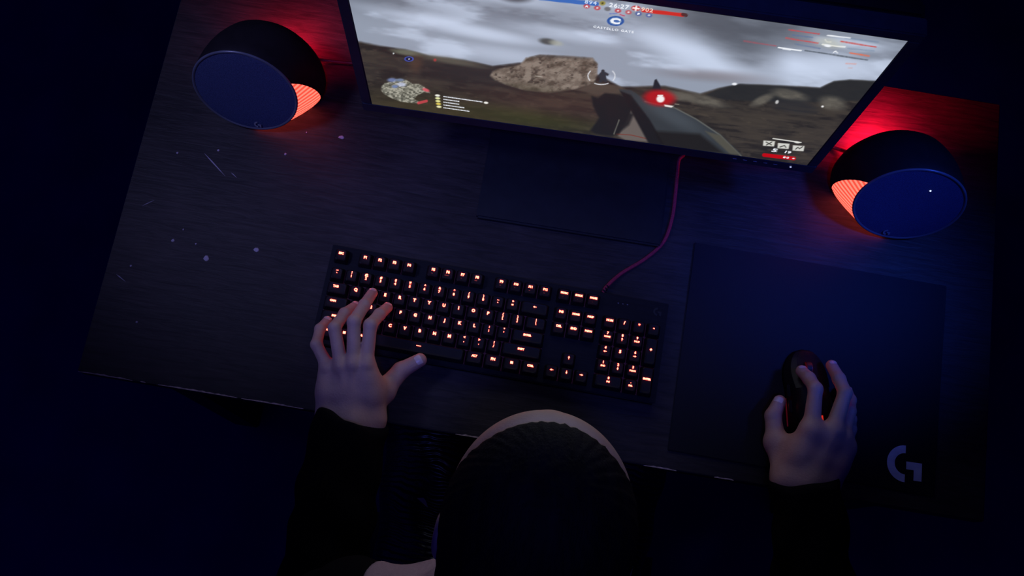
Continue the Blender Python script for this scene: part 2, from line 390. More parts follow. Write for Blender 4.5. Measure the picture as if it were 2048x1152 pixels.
key(.75, -1, 1.5, leg='TAB', lx=-.002)
for i, c in enumerate('QWERTYUIOP'): key(2+i, -1, leg=c)
key(12,-1, up='{', low='['); key(13,-1, up='}', low=']'); key(14.25,-1, 1.5, up='|', low='\\')
key(.875, -2, 1.75, leg='CAPS', lx=-.004)
for i, c in enumerate('ASDFGHJKL'): key(2.25+i, -2, leg=c)
key(11.25,-2, up=':', low=';'); key(12.25,-2, up='"', low="'"); key(13.875,-2, 2.25, leg='ENTER', lx=-.001)
key(1.125, -3, 2.25, leg='SHIFT', lx=-.002)
for i, c in enumerate('ZXCVBNM'): key(2.75+i, -3, leg=c)
key(9.75,-3, up='<', low=','); key(10.75,-3, up='>', low='.'); key(11.75,-3, up='?', low='/'); key(13.625,-3, 2.75, leg='SHIFT', lx=-.001)
key(.625,-4,1.25,leg='CTRL'); key(1.875,-4,1.25,shape=square()); key(3.125,-4,1.25,leg='ALT'); key(6.875,-4,6.25,shape=bar())
key(10.625,-4,1.25,leg='ALT'); key(11.875,-4,1.25,leg='FN'); key(13.125,-4,1.25,shape=square()); key(14.375,-4,1.25,leg='CTRL')
for i, (a, b) in enumerate((('INS','DEL'),('HOME','END'),('PGUP','PGDN'))): key(15.8+i,0,leg=a); key(15.8+i,-1,leg=b)
key(16.8,-3,shape=arrow(0,1)); key(15.8,-4,shape=arrow(-1,0)); key(16.8,-4,shape=arrow(0,-1)); key(17.8,-4,shape=arrow(1,0))
for i, c in enumerate(('NUM','/','*','-')): key(19.1+i,0,leg=c)
for r, row in enumerate((('7','8','9'),('4','5','6'),('1','2','3'))):
    for i, c in enumerate(row):
        lo = {'7':'HOME','9':'PGUP','1':'END','3':'PGDN'}.get(c)
        sh = {'8':(0,1),'4':(-1,0),'6':(1,0),'2':(0,-1)}.get(c)
        if c == '5': key(20.1,-2,leg='5')
        else: key(19.1+i,-1-r,up=c,low=lo,lowshape=arrow(*sh) if sh else None)
key(22.1,-1.5,1,2,leg='+'); key(22.1,-3.5,1,2,leg='ENTER'); key(19.6,-4,2,up='0',low='INS',lx=-.0) ; key(21.1,-4,up='.',low='DEL')
q = at(1311,621,.019); obj('mark', g_mark(.011,.0190,.0193,Matrix.Translation((q[0]+.002,q[1]+.0015,0))), M['dim'], kb)
q = at(1203,692,.019)
for i in range(3): obj('indicator_light', bx((.148+.006*i+.01, .0655,.0191),(.0016,.0009,.0004)), M['grey'], kb)
obj('cable', tube([at(1204,584,.010), at(1212,570,.009), at(1240,544,.0045), at(1290,512,.0032), at(1325,478,.0032), at(1341,430,.0032), at(1347,380,.0032), at(1350,345,.0032), at(1353,315,.0032), (.219,.30,.0032), (.222,.36,.0032), (.215,.43,.0032)], .0024, 8, 8), M['cable'], kb)
for i in range(4):
    a = at(1203+3*i, 586-5*i, .010-.0004*i); obj('strain_relief', tube([a, a+np.array([.0012,.0017,0])], .0036-.0003*i, 10, 2), M['plastic'], kb)

# ---------------------------------------------------------------- monitor
MX, MY, MZ, MYAW, MTILT, MW = .0817, .2304, .1504, .0231, -.0122, .5317
MH = MW*9/16
mon = thing('monitor', 'wide black monitor on a flat stand showing a grey battlefield game', 'monitor', (MX, MY+.06, 0), (0,0,MYAW))
# local frame of the tilted panel
pan = Matrix.Translation((0,-.06,MZ)) @ Matrix.Rotation(MTILT,4,'X') @ Matrix.Rotation(PI/2,4,'X')    # local x right, y up the screen, z towards the viewer
pan_np = np.array(pan)
def P3(v): return pan @ Vector(v)
def panel(name, bm, m, parent=mon):
    bmesh.ops.transform(bm, matrix=pan, verts=bm.verts); return obj(name, bm, m, parent)
BZ = .013
bm = bmesh.new()
box(bm, (0,-.0105,-.0091), (MW+2*BZ,.021,.019), None, .0012); panel('bezel_bottom', bm, M['bezel'])
for s in (-1,1): panel('bezel_side', bx((s*(MW/2+BZ/2), MH/2,-.0091), (BZ,MH-.0005,.019), .0015), M['bezel'])
panel('bezel_top', bx((0,MH+BZ/2,-.0091), (MW+2*BZ,BZ,.019), .0015), M['bezel'])
bm = bmesh.new(); box(bm, (0,MH/2-.002,-.029), (MW+2*BZ-.002,MH+2*BZ+.002,.021), None, .004); box(bm, (0,MH/2,-.047), (MW*.7,MH*.66,.022), None, .008); panel('back_shell', bm, M['plastic'])
for i in range(5): 
    a = at(1467+24.5*i, 329.5+2.8*i, MZ-.007); panel('button', bx((.180+.0125*i,-.0085,.0006),(.005,.0012,.0008),.0003), M['grey'])
panel('power_light', bx((.249,-.0095,.0008),(.0022,.0018,.0008),.0003), M['led'])
bm = bmesh.new(); box(bm, (-.0,.055,.18), (.07,.022,.338), None, .005); neck = obj('stand_neck', bm, M['plastic'], mon)
bc = ((-.044+.2035)/2-MX, (.1515+.375)/2-MY-.06)
bm = bmesh.new(); box(bm, (bc[0],bc[1],.006), (.2475,.2235,.010), Matrix.Rotation(-MYAW+.004,3,'Z'), .0025); obj('stand_base', bm, M['base'], mon)
# the picture on the screen (flat, lit)
NX, NY = 640, 250
uu, vv = np.meshgrid(np.linspace(0,1,NX+1), np.linspace(0,1,NY+1))
loc = np.stack([(uu-.5)*MW, vv*MH, np.zeros_like(uu), np.ones_like(uu)], -1)
Ploc = (loc @ pan_np.T)[...,:3]
cyw, syw = math.cos(MYAW), math.sin(MYAW)
PW = np.stack([Ploc[...,0]*cyw-Ploc[...,1]*syw+MX, Ploc[...,0]*syw+Ploc[...,1]*cyw+MY+.06, Ploc[...,2]], -1)
X, Y = proj(PW)       # drawing coordinates for the picture
rng = np.random.RandomState(3)
def vnoise(x, y, seed=0):
    r = np.random.RandomState(seed).rand(256,256); xi = np.floor(x).astype(int); yi = np.floor(y).astype(int); fx = x-xi; fy = y-yi
    fx = fx*fx*(3-2*fx); fy = fy*fy*(3-2*fy); g = lambda a, b: r[a%256, b%256]
    return (g(xi,yi)*(1-fx)+g(xi+1,yi)*fx)*(1-fy)+(g(xi,yi+1)*(1-fx)+g(xi+1,yi+1)*fx)*fy
def fbm(x, y, seed=0, o=5, gain=.5):
    s = 0; a = 1; t = 0
    for i in range(o): s = s+a*vnoise(x*2**i, y*2**i, seed+i); t += a; a *= gain
    return s/t
img = np.zeros(X.shape+(3,))
def mix(c, m):
    m = np.clip(m,0,1)[...,None]; img[:] = img*(1-m)+np.array(c, float)*m
def ss(e0, e1, x): t = np.clip((x-e0)/(e1-e0),0,1); return t*t*(3-2*t)
def poly_mask(pts, soft=1.2):
    n = len(pts); ins = np.zeros(X.shape, bool); dmin = np.full(X.shape, 1e9)
    for i in range(n):
        (xa, ya), (xb, yb_) = pts[i], pts[(i+1)%n]
        c = ((ya > Y) != (yb_ > Y)); xx = (xb-xa)*(Y-ya)/((yb_-ya) or 1e-9)+xa; ins ^= c & (X < xx)
        t = np.clip(((X-xa)*(xb-xa)+(Y-ya)*(yb_-ya))/((xb-xa)**2+(yb_-ya)**2+1e-9),0,1)
        dmin = np.minimum(dmin, np.hypot(X-xa-t*(xb-xa), Y-ya-t*(yb_-ya)))
    sd = np.where(ins, dmin, -dmin); return np.clip(.5+sd/(2*soft),0,1)
def em(cx, cy, rx, ry, ang=0, soft=.25):
    a = math.radians(ang); dx = X-cx; dy = Y-cy; u_ = (dx*math.cos(a)+dy*math.sin(a))/rx; v_ = (-dx*math.sin(a)+dy*math.cos(a))/ry
    return 1-ss(1-soft, 1+soft, np.hypot(u_, v_))
def stroke(pts, w_, c, al=1, soft=.8):
    m = np.zeros(X.shape)
    for (xa, ya), (xb, yb_) in zip(pts[:-1], pts[1:]):
        t = np.clip(((X-xa)*(xb-xa)+(Y-ya)*(yb_-ya))/((xb-xa)**2+(yb_-ya)**2+1e-9),0,1)
        m = np.maximum(m, 1-ss(w_/2-soft*.5, w_/2+soft, np.hypot(X-xa-t*(xb-xa), Y-ya-t*(yb_-ya))))
    mix(c, m*al)
Yt = Y-.12*(X-1000)        # height measured square to the tilted picture
# sky
n1 = fbm(X/150, Yt/38, 11, 5); n2 = fbm(X/60, Yt/16, 31, 5)
base = np.array([146,155,172.]); img[:] = base
mix((108,114,128), ss(.42,.62,fbm(X/120+3, Yt/26+7, 77, 4))*.75*ss(90,0,Yt))
mix((196,208,230), ss(.50,.70,n1)*.75)
for (cx, cy, rx, ry, a, al) in ((880,45,120,12,12,.75),(990,72,90,10,9,.6),(1370,95,80,30,20,.9),(1300,70,60,14,15,.5),(1560,130,150,26,6,.95),(1150,70,110,12,8,.55),(1700,130,70,18,8,.6),(1010,110,120,14,8,.5),(1720,95,60,10,10,.35),(1460,140,90,14,8,.6)):
    mix((205,217,240), em(cx,cy,rx,ry,a,.9)*al)
for (cx, cy, rx, ry, a, al) in ((1440,50,110,34,10,.85),(1490,95,60,32,30,.85),(1545,60,70,26,10,.6),(1190,30,90,18,10,.35),(1390,20,90,18,8,.5),(1620,50,100,18,8,.3),(800,10,90,12,10,.35),(1040,20,110,10,10,.45)):
    mix((84,88,98), em(cx,cy,rx,ry,a,.95)*al*(.6+.6*n2))
mix((120,112,118), em(1430,152,90,10,4,.9)*.6)
mix((60,62,68), em(1030,-6,30,10,5,.6)*.8)
# ground
hor = [(690,60),(700,82),(722,84),(760,92),(810,99),(860,112),(930,121),(985,133),(1040,126),(1200,150),(1240,174),(1330,172),(1400,188),(1440,176),(1480,169),(1560,171),(1640,176),(1668,163),(1700,160),(1760,163),(1760,400),(600,400)]
gm = poly_mask(hor, 2.6); gn = fbm(X/46, Yt/9, 51, 5); gn2 = fbm(X/14, Yt/5, 61, 4)
mix((52,48,45), gm); mix((66,60,53), gm*ss(.5,.7,gn)*.7); mix((36,34,34), gm*ss(.52,.35,gn)*.7); mix((88,78,68), gm*ss(.6,.8,gn2)*.35)
mix((62,56,34), gm*em(900,235,190,38,10,.8)*.7); mix((56,62,30), gm*em(1080,238,110,16,8,.9)*.6); mix((80,56,48), gm*em(1100,205,130,26,8,.9)*.45)
mix((44,44,46), gm*em(960,145,110,22,8,.9)*.8); mix((112,116,100), em(812,105,28,5,8,.6)*.8); mix((106,104,92), em(905,122,62,6,10,.7)*.6)
mix((90,64,52), gm*em(832,128,12,16,10,.8)*.5)
mix((40,42,44), poly_mask([(1410,190),(1440,177),(1480,168),(1560,172),(1640,176),(1668,163),(1700,160),(1790,165),(1760,200),(1600,205),(1450,200)],2)*.85)
for (cx, cy, rx, ry, a) in ((1580,190,34,10,12),(1525,200,24,8,-25),(1665,207,26,13,10),(1405,200,48,10,14),(1355,192,30,8,10)):
    mix((98,94,86), em(cx,cy,rx,ry,a,.5)*(.5+.7*gn2))
mix((46,46,48), em(1590,214,44,14,8,.4)*.9); mix((36,36,36), em(1562,258,14,3,4,.6)*.7)
mix((66,60,54), gm*poly_mask([(1400,212),(1700,225),(1640,330),(1480,312)],14)*ss(.4,.6,fbm(X/60,Yt/5,91,4))*.7)
# the boulder
rock = [(980,152),(985,143),(1000,137),(1040,130),(1052,116),(1080,110),(1130,112),(1185,116),(1195,128),(1194,150),(1188,166),(1150,178),(1100,185),(1050,180),(1015,170),(990,160)]
rm_ = poly_mask(rock,2.2); rn = fbm(X/16, Y/9+X/60, 71, 5, .62); rn2 = fbm(X/8, Y/5, 171, 3, .6)
mix((112,101,92), rm_); mix((142,130,120), rm_*ss(.50,.66,rn)*.8); mix((72,64,56), rm_*ss(.48,.30,rn)*.75); mix((52,46,42), rm_*ss(.40,.25,rn2)*.6); mix((66,62,48), rm_*em(1040,185,90,16,6,.8)*.6); mix((60,62,66), rm_*em(1120,108,80,7,2,.8)*.6)
stroke([(1070,152),(1085,154)],1.2,(190,180,170),.8)
mix((78,82,84), em(1095,83,16,6,8,.5)); mix((170,172,160), em(1112,86,13,5,10,.6)*.7)
# smoke plume and distant figures
mix((34,38,46), poly_mask([(1305,178),(1309,160),(1313,158),(1320,170),(1323,180)],1.2)); mix((46,52,60), poly_mask([(1199,147),(1204,142),(1211,144),(1218,148),(1216,152),(1212,151),(1213,158),(1215,165),(1210,165),(1206,160),(1203,165),(1197,165),(1200,158),(1199,152),(1195,154)],1.0)); mix((46,52,60), em(1206,142,3.6,3,0,.3)); mix((84,74,66), poly_mask([(1150,180),(1185,168),(1200,166),(1240,172),(1262,184),(1200,190)],2)*.8)
for s_, e_ in ((-60,60),(120,240)):
    pass
for a0, a1 in ((150,215),(-35,30),(60,120)):
    stroke([(1203+27*math.cos(math.radians(a)), 152+17*math.sin(math.radians(a))) for a in np.linspace(a0,a1,8)], 1.6, (225,228,235), .9)
# gun and gloved hands
mix((30,32,34), poly_mask([(1183,192),(1196,196),(1210,186),(1240,190),(1262,200),(1262,232),(1240,252),(1225,272),(1192,268),(1180,262),(1198,236),(1186,212)],2.5))
mix((104,96,92), poly_mask([(1262,222),(1278,232),(1297,262),(1298,284),(1250,280),(1236,272),(1250,248)],2)); stroke([(1232,268),(1262,270),(1296,278)],1.3,(120,56,46),.9)
mix((32,32,34), poly_mask([(1216,214),(1268,228),(1258,250),(1232,270),(1200,268)],3)*.9); stroke([(1238,240),(1228,268)],2.0,(120,120,112),.7)
gun = [(1238,178),(1262,180),(1300,205),(1345,214),(1392,238),(1440,268),(1484,310),(1400,302),(1330,292),(1296,262),(1262,218)]
gu = poly_mask(gun,1.6); mix((54,59,64), gu); mix((30,30,32), poly_mask([(1240,182),(1262,190),(1300,240),(1332,296),(1300,292),(1262,222)],2)); mix((78,86,94), gu*em(1345,232,60,14,28,.8)*.6)
stroke([(1290,203),(1350,216),(1392,238),(1440,270),(1482,312)],2.2,(102,104,100),.8); mix((84,82,72), gu*poly_mask([(1410,262),(1440,270),(1484,312),(1462,310)],2)*.9); mix((28,26,24), gu*poly_mask([(1310,262),(1400,268),(1450,308),(1320,296)],4)*.8)
# marker, minimap and bars
mix((190,24,30), em(1319,196,31,16,4,.35)*.85); mix((245,240,240), em(1321,198,8,7,0,.3)); stroke([(1316,191),(1325,191)],2.2,(240,236,236)); mix((236,232,228), poly_mask([(1328,209),(1348,212),(1343,215),(1330,213)],.8)); stroke([(1350,208),(1358,209)],1,(200,190,180),.6)
mix((235,238,245), em(1469,168,5,2.6,0,.4)); mix((230,230,230), em(1554,204,3,4,30,.4)*.8); mix((240,240,240), em(1645,213,2.4,2,0,.4))
mm_ = poly_mask([(763,172),(770,166),(785,164),(792,158),(812,160),(826,168),(838,168),(850,175),(860,186),(850,184),(835,190),(828,198),(838,203),(838,207),(805,204),(785,197),(768,188),(762,180)],1)
mn = fbm(X/4, Y/2.5, 201, 3); mix((120,120,108), mm_*.95); mix((168,166,152), mm_*ss(.5,.62,mn)); mix((70,70,62), mm_*ss(.42,.3,mn)*.8)
mix((120,138,190), em(784,160,9,4,0,.5)*.8); mix((196,204,232), em(803,169,9,4,5,.5)*.8); mix((110,128,170), em(790,173,6,3,0,.5)); mix((210,90,100), em(852,180,7,3,20,.5)); stroke([(837,206),(853,202)],5,(196,70,76),.9); mix((110,124,150), em(800,160,8,3,0,.5))
stroke([(1080,-4),(1144,3),(1194,8)],8,(52,104,186),.95); stroke([(1286,21),(1366,30)],7,(206,44,36),.97); stroke([(1366,29),(1372,30.5)],7,(74,44,44),.9)
mix((150,140,60), em(1205,6.5,6,4.5,0,.3)*.9); mix((60,60,30), em(1205,6.5,2.4,1.6,0,.3))
mix((196,40,40), em(1272,16.5,9,5,5,.3)); stroke([(1266,16),(1278,17.5)],2.4,(250,240,240)); stroke([(1272.5,13),(1271.5,21)],3,(250,240,240))
for cx, cy, c in ((1173.5,12.5,(190,60,66)),(1194.5,16,(190,60,66)),(1215,18,(104,104,108)),(1236,21.5,(186,56,64)),(1257,24.5,(190,80,86)),(1277,27.5,(76,96,160)),(1298,30.5,(76,96,160))):
    mix(c, em(cx,cy,6.4,4.2,5,.3)*.9); mix((235,235,240), em(cx,cy,2.4,1.7,0,.5)*(0.9 if cx != 1215 else 0))
stroke([(1219,27.5),(1234,27)],1.6,(96,120,190),.8); stroke([(1240,29),(1249,32)],2,(196,60,90),.8)
rr_ = np.hypot((X-1231)/17.5, (Y-42)/10.2); mix((36,84,160), (1-ss(.92,1.04,rr_))*ss(.60,.72,rr_)); mix((150,175,205), (1-ss(.58,.7,rr_))*.9); mix((46,92,168), (1-ss(.42,.5,rr_))*.85)
rr_ = np.hypot((X-818)/9.5, (Y-118)/5.2); mix((66,84,180), (1-ss(.9,1.08,rr_))); mix((22,26,54), (1-ss(.6,.8,rr_))); mix((220,225,240), em(818,118,1.6,1.3))
for i, (xa, c) in enumerate(((875,(236,236,226)),(875.5,(225,228,170)),(876,(228,226,150)),(877,(222,200,90)),(878,(236,232,180)))):
    mix(c, em(xa,191+5.6*i+.0,5,2.2,6,.35))
mix((238,236,230), em(972,205.5,4.5,2.2,6,.3)); mix((210,60,60), em(870,120,3,3)*.6); mix((200,205,205), em(787,107,1.5,1.5))
# feed at the upper right: rows of names and white weapon outlines
for (xa, ya, xb, yb2, c, al) in ((1578,59.5,1638,68,(190,80,84),.8),(1585,70,1625,75,(90,110,150),.6),(1572,76,1636,86.5,(196,84,86),.85),(1590,88,1640,97,(100,116,150),.6),(1488,82,1552,92,(176,80,90),.55),(1610,101,1735,120,(96,104,116),.9),(1682,83,1752,94,(200,84,80),.85),(1690,76,1756,84,(110,130,160),.5),(1696,97,1748,102,(120,140,165),.5),(1700,106,1738,112,(226,110,80),.85),(1692,127,1712,128,(222,150,140),.5),(1697,136,1704,136,(200,160,155),.4)):
    L = 14; pts = [(xa+(xb-xa)*t, ya+(yb2-ya)*t) for t in np.linspace(0,1,L)]
    m = np.zeros(X.shape); stroke(pts, 2.6, c, al*(.7+.5*vnoise(X/2.2, Y*0, 5)))
for pts, w_ in (([(1655,71),(1668,72),(1700,76)],2),([(1645,89),(1660,91),(1690,94)],2.6),([(1557,95),(1576,98),(1602,101)],2.2),([(1650,79),(1654,84),(1662,84)],1.4),([(1667,105),(1671,102),(1675,106)],1.6)):
    stroke(pts, w_, (240,244,250))
mix((190,186,150), em(1660,86,24,9,10,.8)*.4); stroke([(1567,97),(1580,99)],4,(240,244,250),.8); mix((240,244,250), em(1655,91.5,7,2.6,8,.4))
# panel of three boxes and red bar at the lower right
stroke([(1546,277),(1602,285)],1.7,(226,226,220)); mix((226,226,220), em(1594,284.5,6,2,8,.4))
for i, (cx, cy) in enumerate(((1538,287),(1567,292),(1597,296.5))):
    bxm = poly_mask([(cx-11,cy-6),(cx+12,cy-4.5),(cx+10,cy+6),(cx-12,cy+4.5)],.7); mix((218,218,212), bxm*.95)
    if i == 0: stroke([(cx-6,cy-3),(cx+5,cy+3)],1.6,(70,68,64)); stroke([(cx+6,cy-3),(cx-5,cy+3)],1.6,(70,68,64))
    if i == 1: stroke([(cx-7,cy+2),(cx+2,cy-1),(cx+5,cy+3)],1.6,(70,68,64))
    if i == 2: stroke([(cx-6,cy+2),(cx-1,cy-2),(cx+2,cy+1),(cx+8,cy-3)],1.6,(70,68,64))
stroke([(1528,310),(1588,317)],7,(196,8,14),.95)
stroke([(1555,299),(1553,304)],1,(200,200,195),.7)
img = np.clip(img,0,255)/255; L_ = np.where(img <= .04045, img/12.92, ((img+.055)/1.055)**2.4)
n_ = (NX+1)*(NY+1); ids = np.arange(n_).reshape(NY+1,NX+1)
quads = np.stack([ids[:-1,:-1],ids[:-1,1:],ids[1:,1:],ids[1:,:-1]],-1).reshape(-1,4)
me = bpy.data.meshes.new('screen'); me.vertices.add(n_); me.vertices.foreach_set('co', Ploc.reshape(-1,3).astype(np.float32).ravel())
me.loops.add(quads.size); me.loops.foreach_set('vertex_index', quads.astype(np.int32).ravel()); me.polygons.add(len(quads))
me.polygons.foreach_set('loop_start', np.arange(0,quads.size,4,dtype=np.int32)); me.polygons.foreach_set('loop_total', np.full(len(quads),4,np.int32)); me.update(calc_edges=True)
at_ = me.color_attributes.new('picture','FLOAT_COLOR','POINT'); at_.data.foreach_set('color', np.concatenate([L_, np.ones(L_.shape[:2]+(1,))],-1).astype(np.float32).ravel())
m = bpy.data.materials.new('screen_picture'); m.use_nodes = True; b = m.node_tree.nodes['Principled BSDF']; ca = m.node_tree.nodes.new('ShaderNodeVertexColor'); ca.layer_name = 'picture'
b.inputs['Base Color'].default_value = (.01,.01,.01,1); b.inputs['Roughness'].default_value = .4; m.node_tree.links.new(ca.outputs[0], b.inputs['Emission Color']); b.inputs['Emission Strength'].default_value = 1.0
me.materials.append(m); scr = bpy.data.objects.new('screen', me); COL.objects.link(scr); scr.parent = mon
M['white'] = emit('lit_white_lettering', (.85,.88,.95), 1.0); M['pink'] = emit('lit_pale_lettering', (.95,.7,.6), .9); M['paleblue'] = emit('lit_blue_lettering', (.62,.74,.95), .9)
PINV = np.linalg.inv(pan_np)
def screen_xy(px, py):
    """where a spot of the photographed picture lies on the screen, in metres from its lower middle"""
    v = RM @ np.array([(px-1024)/F, -(py-576)/F, -1.0]); R2 = np.array([[cyw,syw,0],[-syw,cyw,0],[0,0,1]])
    o = R2 @ (CAM-np.array([MX,MY+.06,0])); d = R2 @ v; o = PINV[:3,:3] @ o+PINV[:3,3]; d = PINV[:3,:3] @ d
    t = -o[2]/d[2]; return o[0]+d[0]*t, o[1]+d[1]*t
def screen_text(txt, px, py, size, m, bold=0, name='lettering', sp=1.0, sy=1.0):
    x, y = screen_xy(px, py); tm = text_mesh(txt, size, bold, .00005, sp); tm.materials.append(M[m])
    tm.transform(pan @ Matrix.Translation((x,y,.0004)) @ Matrix.Diagonal((1,sy,1,1))); o = bpy.data.objects.new(name, tm); COL.objects.link(o); o.parent = scr
screen_text('894', 1181.5, 4.5, .0072, 'paleblue', .0001, sp=1.1, sy=1.25)
screen_text('26:27', 1238, 12, .0076, 'white', .0001, sp=1.12, sy=1.3)
screen_text('902', 1294.5, 19.5, .0072, 'pink', .0001, sp=1.1, sy=1.25)
screen_text('C', 1230.5, 42, .013, 'white', .0008)
screen_text('CASTELLO GATE', 1227, 58.5, .0046, 'white', .00005, sp=1.2, sy=1.2)
screen_text('5', 1549, 300.5, .013, 'white', .0003); screen_text('19', 1575, 304, .0085, 'white', .0003); screen_text('80 +', 1578, 315.5, .0062, 'white', .0002, sp=1.3)
screen_text('A', 1173.5,12.5,.004,'white',.0002); screen_text('F',1277,27.5,.004,'white',.0002)
for i, (t_, xx, s_) in enumerate((('mmmmmmmmmmmmmmmm',925,.0050),('mmmm_mmm',903,.0048),('mmmmmmm',902,.0046),('mmmmmmmmmm',908,.0046),('mmmmmmmmmmmmm',913,.0046))):
    a = screen_xy(887,193.5+5.7*i)[0]; tm_ = text_mesh('.'.join(['ı'*0]) or 'x', .004)
    bpy.data.meshes.remove(tm_)
    x, y = screen_xy(887, 192.6+5.6*i); Lx = (.046,.019,.018,.024,.030)[i]; ww = []
    xx_ = x
    while xx_ < x+Lx: wd = random.uniform(.0007,.0016); ww.append(prism([(xx_,y-.0009),(xx_+wd,y-.0009),(xx_+wd,y+.0012*random.uniform(.6,1)),(xx_,y+.0010)], .0002, .0004, pan)); xx_ += wd+.0004
    obj('name_line', join(ww), M['white'], scr)

sl = bpy.data.lights.new('screen_light', 'AREA'); sl.shape = 'RECTANGLE'; sl.size = MW*.98; sl.size_y = MH*.96; sl.energy = .21; sl.color = (.82,.86,1); sl.spread = math.radians(120)
so = bpy.data.objects.new('screen_light', sl); COL.objects.link(so); so.parent = mon
so.matrix_local = pan @ Matrix.Translation((0,MH/2,.003)) @ Matrix.Rotation(PI,4,'Y')

# ---------------------------------------------------------------- speakers
def make_speaker(cx, cy, s, label):
    """s = +1: inner side towards +x (left speaker); -1 mirrored"""
    t = thing('speaker', label, 'speaker', (cx, cy, 0), group=None)
    R0 = .0675; tilt = math.radians(19.5); zc = .0715
    n = Vector((0,-math.cos(tilt),math.sin(tilt))); a = Vector((s,0,0)); b = Vector((0,math.sin(tilt),math.cos(tilt))); c0 = Vector((0,0,zc))
    prof = [(0,.0675),(.003,.0695),(.012,.0712),(.025,.0732),(.038,.0738),(.050,.0725),(.062,.0685),(.070,.063),(.077,.054),(.082,.042),(.085,.026),(.086,0)]
    NT = 96
    def rad(sd):
        for (s0, r0), (s1, r1) in zip(prof[:-1], prof[1:]):
            if sd <= s1: return r0+(r1-r0)*(sd-s0)/(s1-s0)
        return 0
    def pt(th, sd, dr=0):
        r = rad(sd)+dr+.011*math.exp(-((th+.55)/.75)**2)*min(1,sd/.045)**1.2; p = c0+(a*math.cos(th)+b*math.sin(th))*r-n*sd; p.z = max(p.z, .0025); p.x += s*.014*min(1,sd/.055); return p
    # lens outline: how far back the open window reaches at each angle
    T0, T1 = math.radians(-88), math.radians(24)
    def sm(th):
        u_ = (th-T0)/(T1-T0)
        return .047*math.sin(PI*u_**.72)**.85 if 0 < u_ < 1 else 0
    # shell: rings start behind the window
    SD = [0,.003,.012,.024,.036,.048,.058,.066,.073,.079,.083,.0855]; V = []; Fc = []
    for i, sd in enumerate(SD):
        for k in range(NT):
            th = 2*PI*k/NT; thn = (th+PI) % (2*PI)-PI; m0 = sm(thn)
            sdd = m0+(sd)*(1-m0/.0855) ; V.append(pt(thn, sdd))
    for i in range(len(SD)-1):
        for k in range(NT):
            k2 = (k+1)%NT; q = (i*NT+k, i*NT+k2, (i+1)*NT+k2, (i+1)*NT+k); Fc.append(q if s < 0 else q[::-1])
    V.append(pt(0,.086)); last = len(V)-1
    for k in range(NT):
        q = ((len(SD)-1)*NT+k, (len(SD)-1)*NT+(k+1)%NT, last); Fc.append(q if s < 0 else q[::-1])
    obj('shell', (V, Fc), M['shell'], t, True)
    # ribbed glowing lens inside the window
    V = []; Fc = []; NA, NS = 88, 10
    for i in range(NA+1):
        th = T0+(T1-T0)*i/NA; rib = -.0010-.0014*(i % 4 == 0)
        for j in range(NS+1): V.append(pt(th, max(.0005,sm(th)*j/NS*1.04+.0004), rib))
    for i in range(NA):
        for j in range(NS): q = (i*(NS+1)+j,i*(NS+1)+j+1,(i+1)*(NS+1)+j+1,(i+1)*(NS+1)+j); Fc.append(q if s < 0 else q[::-1])
    ln = obj('front_lens', (V, Fc), M['lens'], t, True); ln.data.materials.append(M['groove'])
    for q_, pl in enumerate(ln.data.polygons): pl.material_index = 1 if (q_//NS) % 4 in (3,0) else 0
    # front: rim ring and cloth disc
    V = []; Fc = []; P_ = [(.0655,.0),(.0672,-.0012),(.0688,-.0006),(.0692,.001)]
    for r, sd in P_:
        for k in range(NT): th = 2*PI*k/NT; V.append(c0+(a*math.cos(th)+b*math.sin(th))*r-n*sd)
    for i in range(3):
        for k in range(NT): k2 = (k+1)%NT; q = (i*NT+k,i*NT+k2,(i+1)*NT+k2,(i+1)*NT+k); Fc.append(q if s < 0 else q[::-1])
    obj('rim', (V, Fc), M['rim'], t, True)
    V = [c0+n*.0018]; Fc = []; rr2 = [.02,.04,.056,.0635,.0665]
    for r in rr2:
        for k in range(NT): th = 2*PI*k/NT; V.append(c0+(a*math.cos(th)+b*math.sin(th))*r+n*(.0018*(1-(r/.0665)**4)-.0004))
    for k in range(NT): q = (0,1+k,1+(k+1)%NT); Fc.append(q if s > 0 else q[::-1])
    for i in range(4):
        for k in range(NT): k2 = (k+1)%NT; q = (1+i*NT+k,1+(i+1)*NT+k,1+(i+1)*NT+k2,1+i*NT+k2); Fc.append(q if s > 0 else q[::-1])
    cl = obj('cloth_grille', (V, Fc), M['fabric'], t, True)
    fr = Matrix.Translation(c0-b*.0575+n*.0010+Vector((.010 if s > 0 else -.006,0,0))) @ Matrix(((1,0,n.x,0),(0,b.y,n.y,0),(0,b.z,n.z,0),(0,0,0,1)))
    obj('mark', g_mark(.0100, 0, .0004, fr), M['grey'], t)
    if s < 0:
        fr2 = Matrix.Translation(c0+b*.034+a*-.0135+n*.0014); bm2 = bmesh.new(); bmesh.ops.create_icosphere(bm2, subdivisions=2, radius=.0013); bmesh.ops.transform(bm2, matrix=fr2, verts=bm2.verts); obj('indicator_light', bm2, M['dotled'], t)
    # rear lens facing back and inwards
    V = []; Fc = []; NA, NS = 24, 6
    for i in range(NA+1):
        th = math.radians(-140+100*i/NA)
        for j in range(NS+1): V.append(pt(th, .070+.0145*j/NS, .0008))
    for i in range(NA):
        for j in range(NS): q = (i*(NS+1)+j,i*(NS+1)+j+1,(i+1)*(NS+1)+j+1,(i+1)*(NS+1)+j); Fc.append(q if s < 0 else q[::-1])
    obj('rear_lens', (V, Fc), M['rear'], t, True)
    ld = bpy.data.lights.new('rear_glow', 'AREA'); ld.shape = 'DISK'; ld.size = .03; ld.energy = .42 if s > 0 else 1.5; ld.color = (1, .005, .035)
    lo = bpy.data.objects.new('rear_glow', ld); COL.objects.link(lo); lo.parent = t; lo.location = (s*.022,.098,.032)
    lo.rotation_euler = Vector((s*.22,.8,-.42)).to_track_quat('-Z','Y').to_euler()
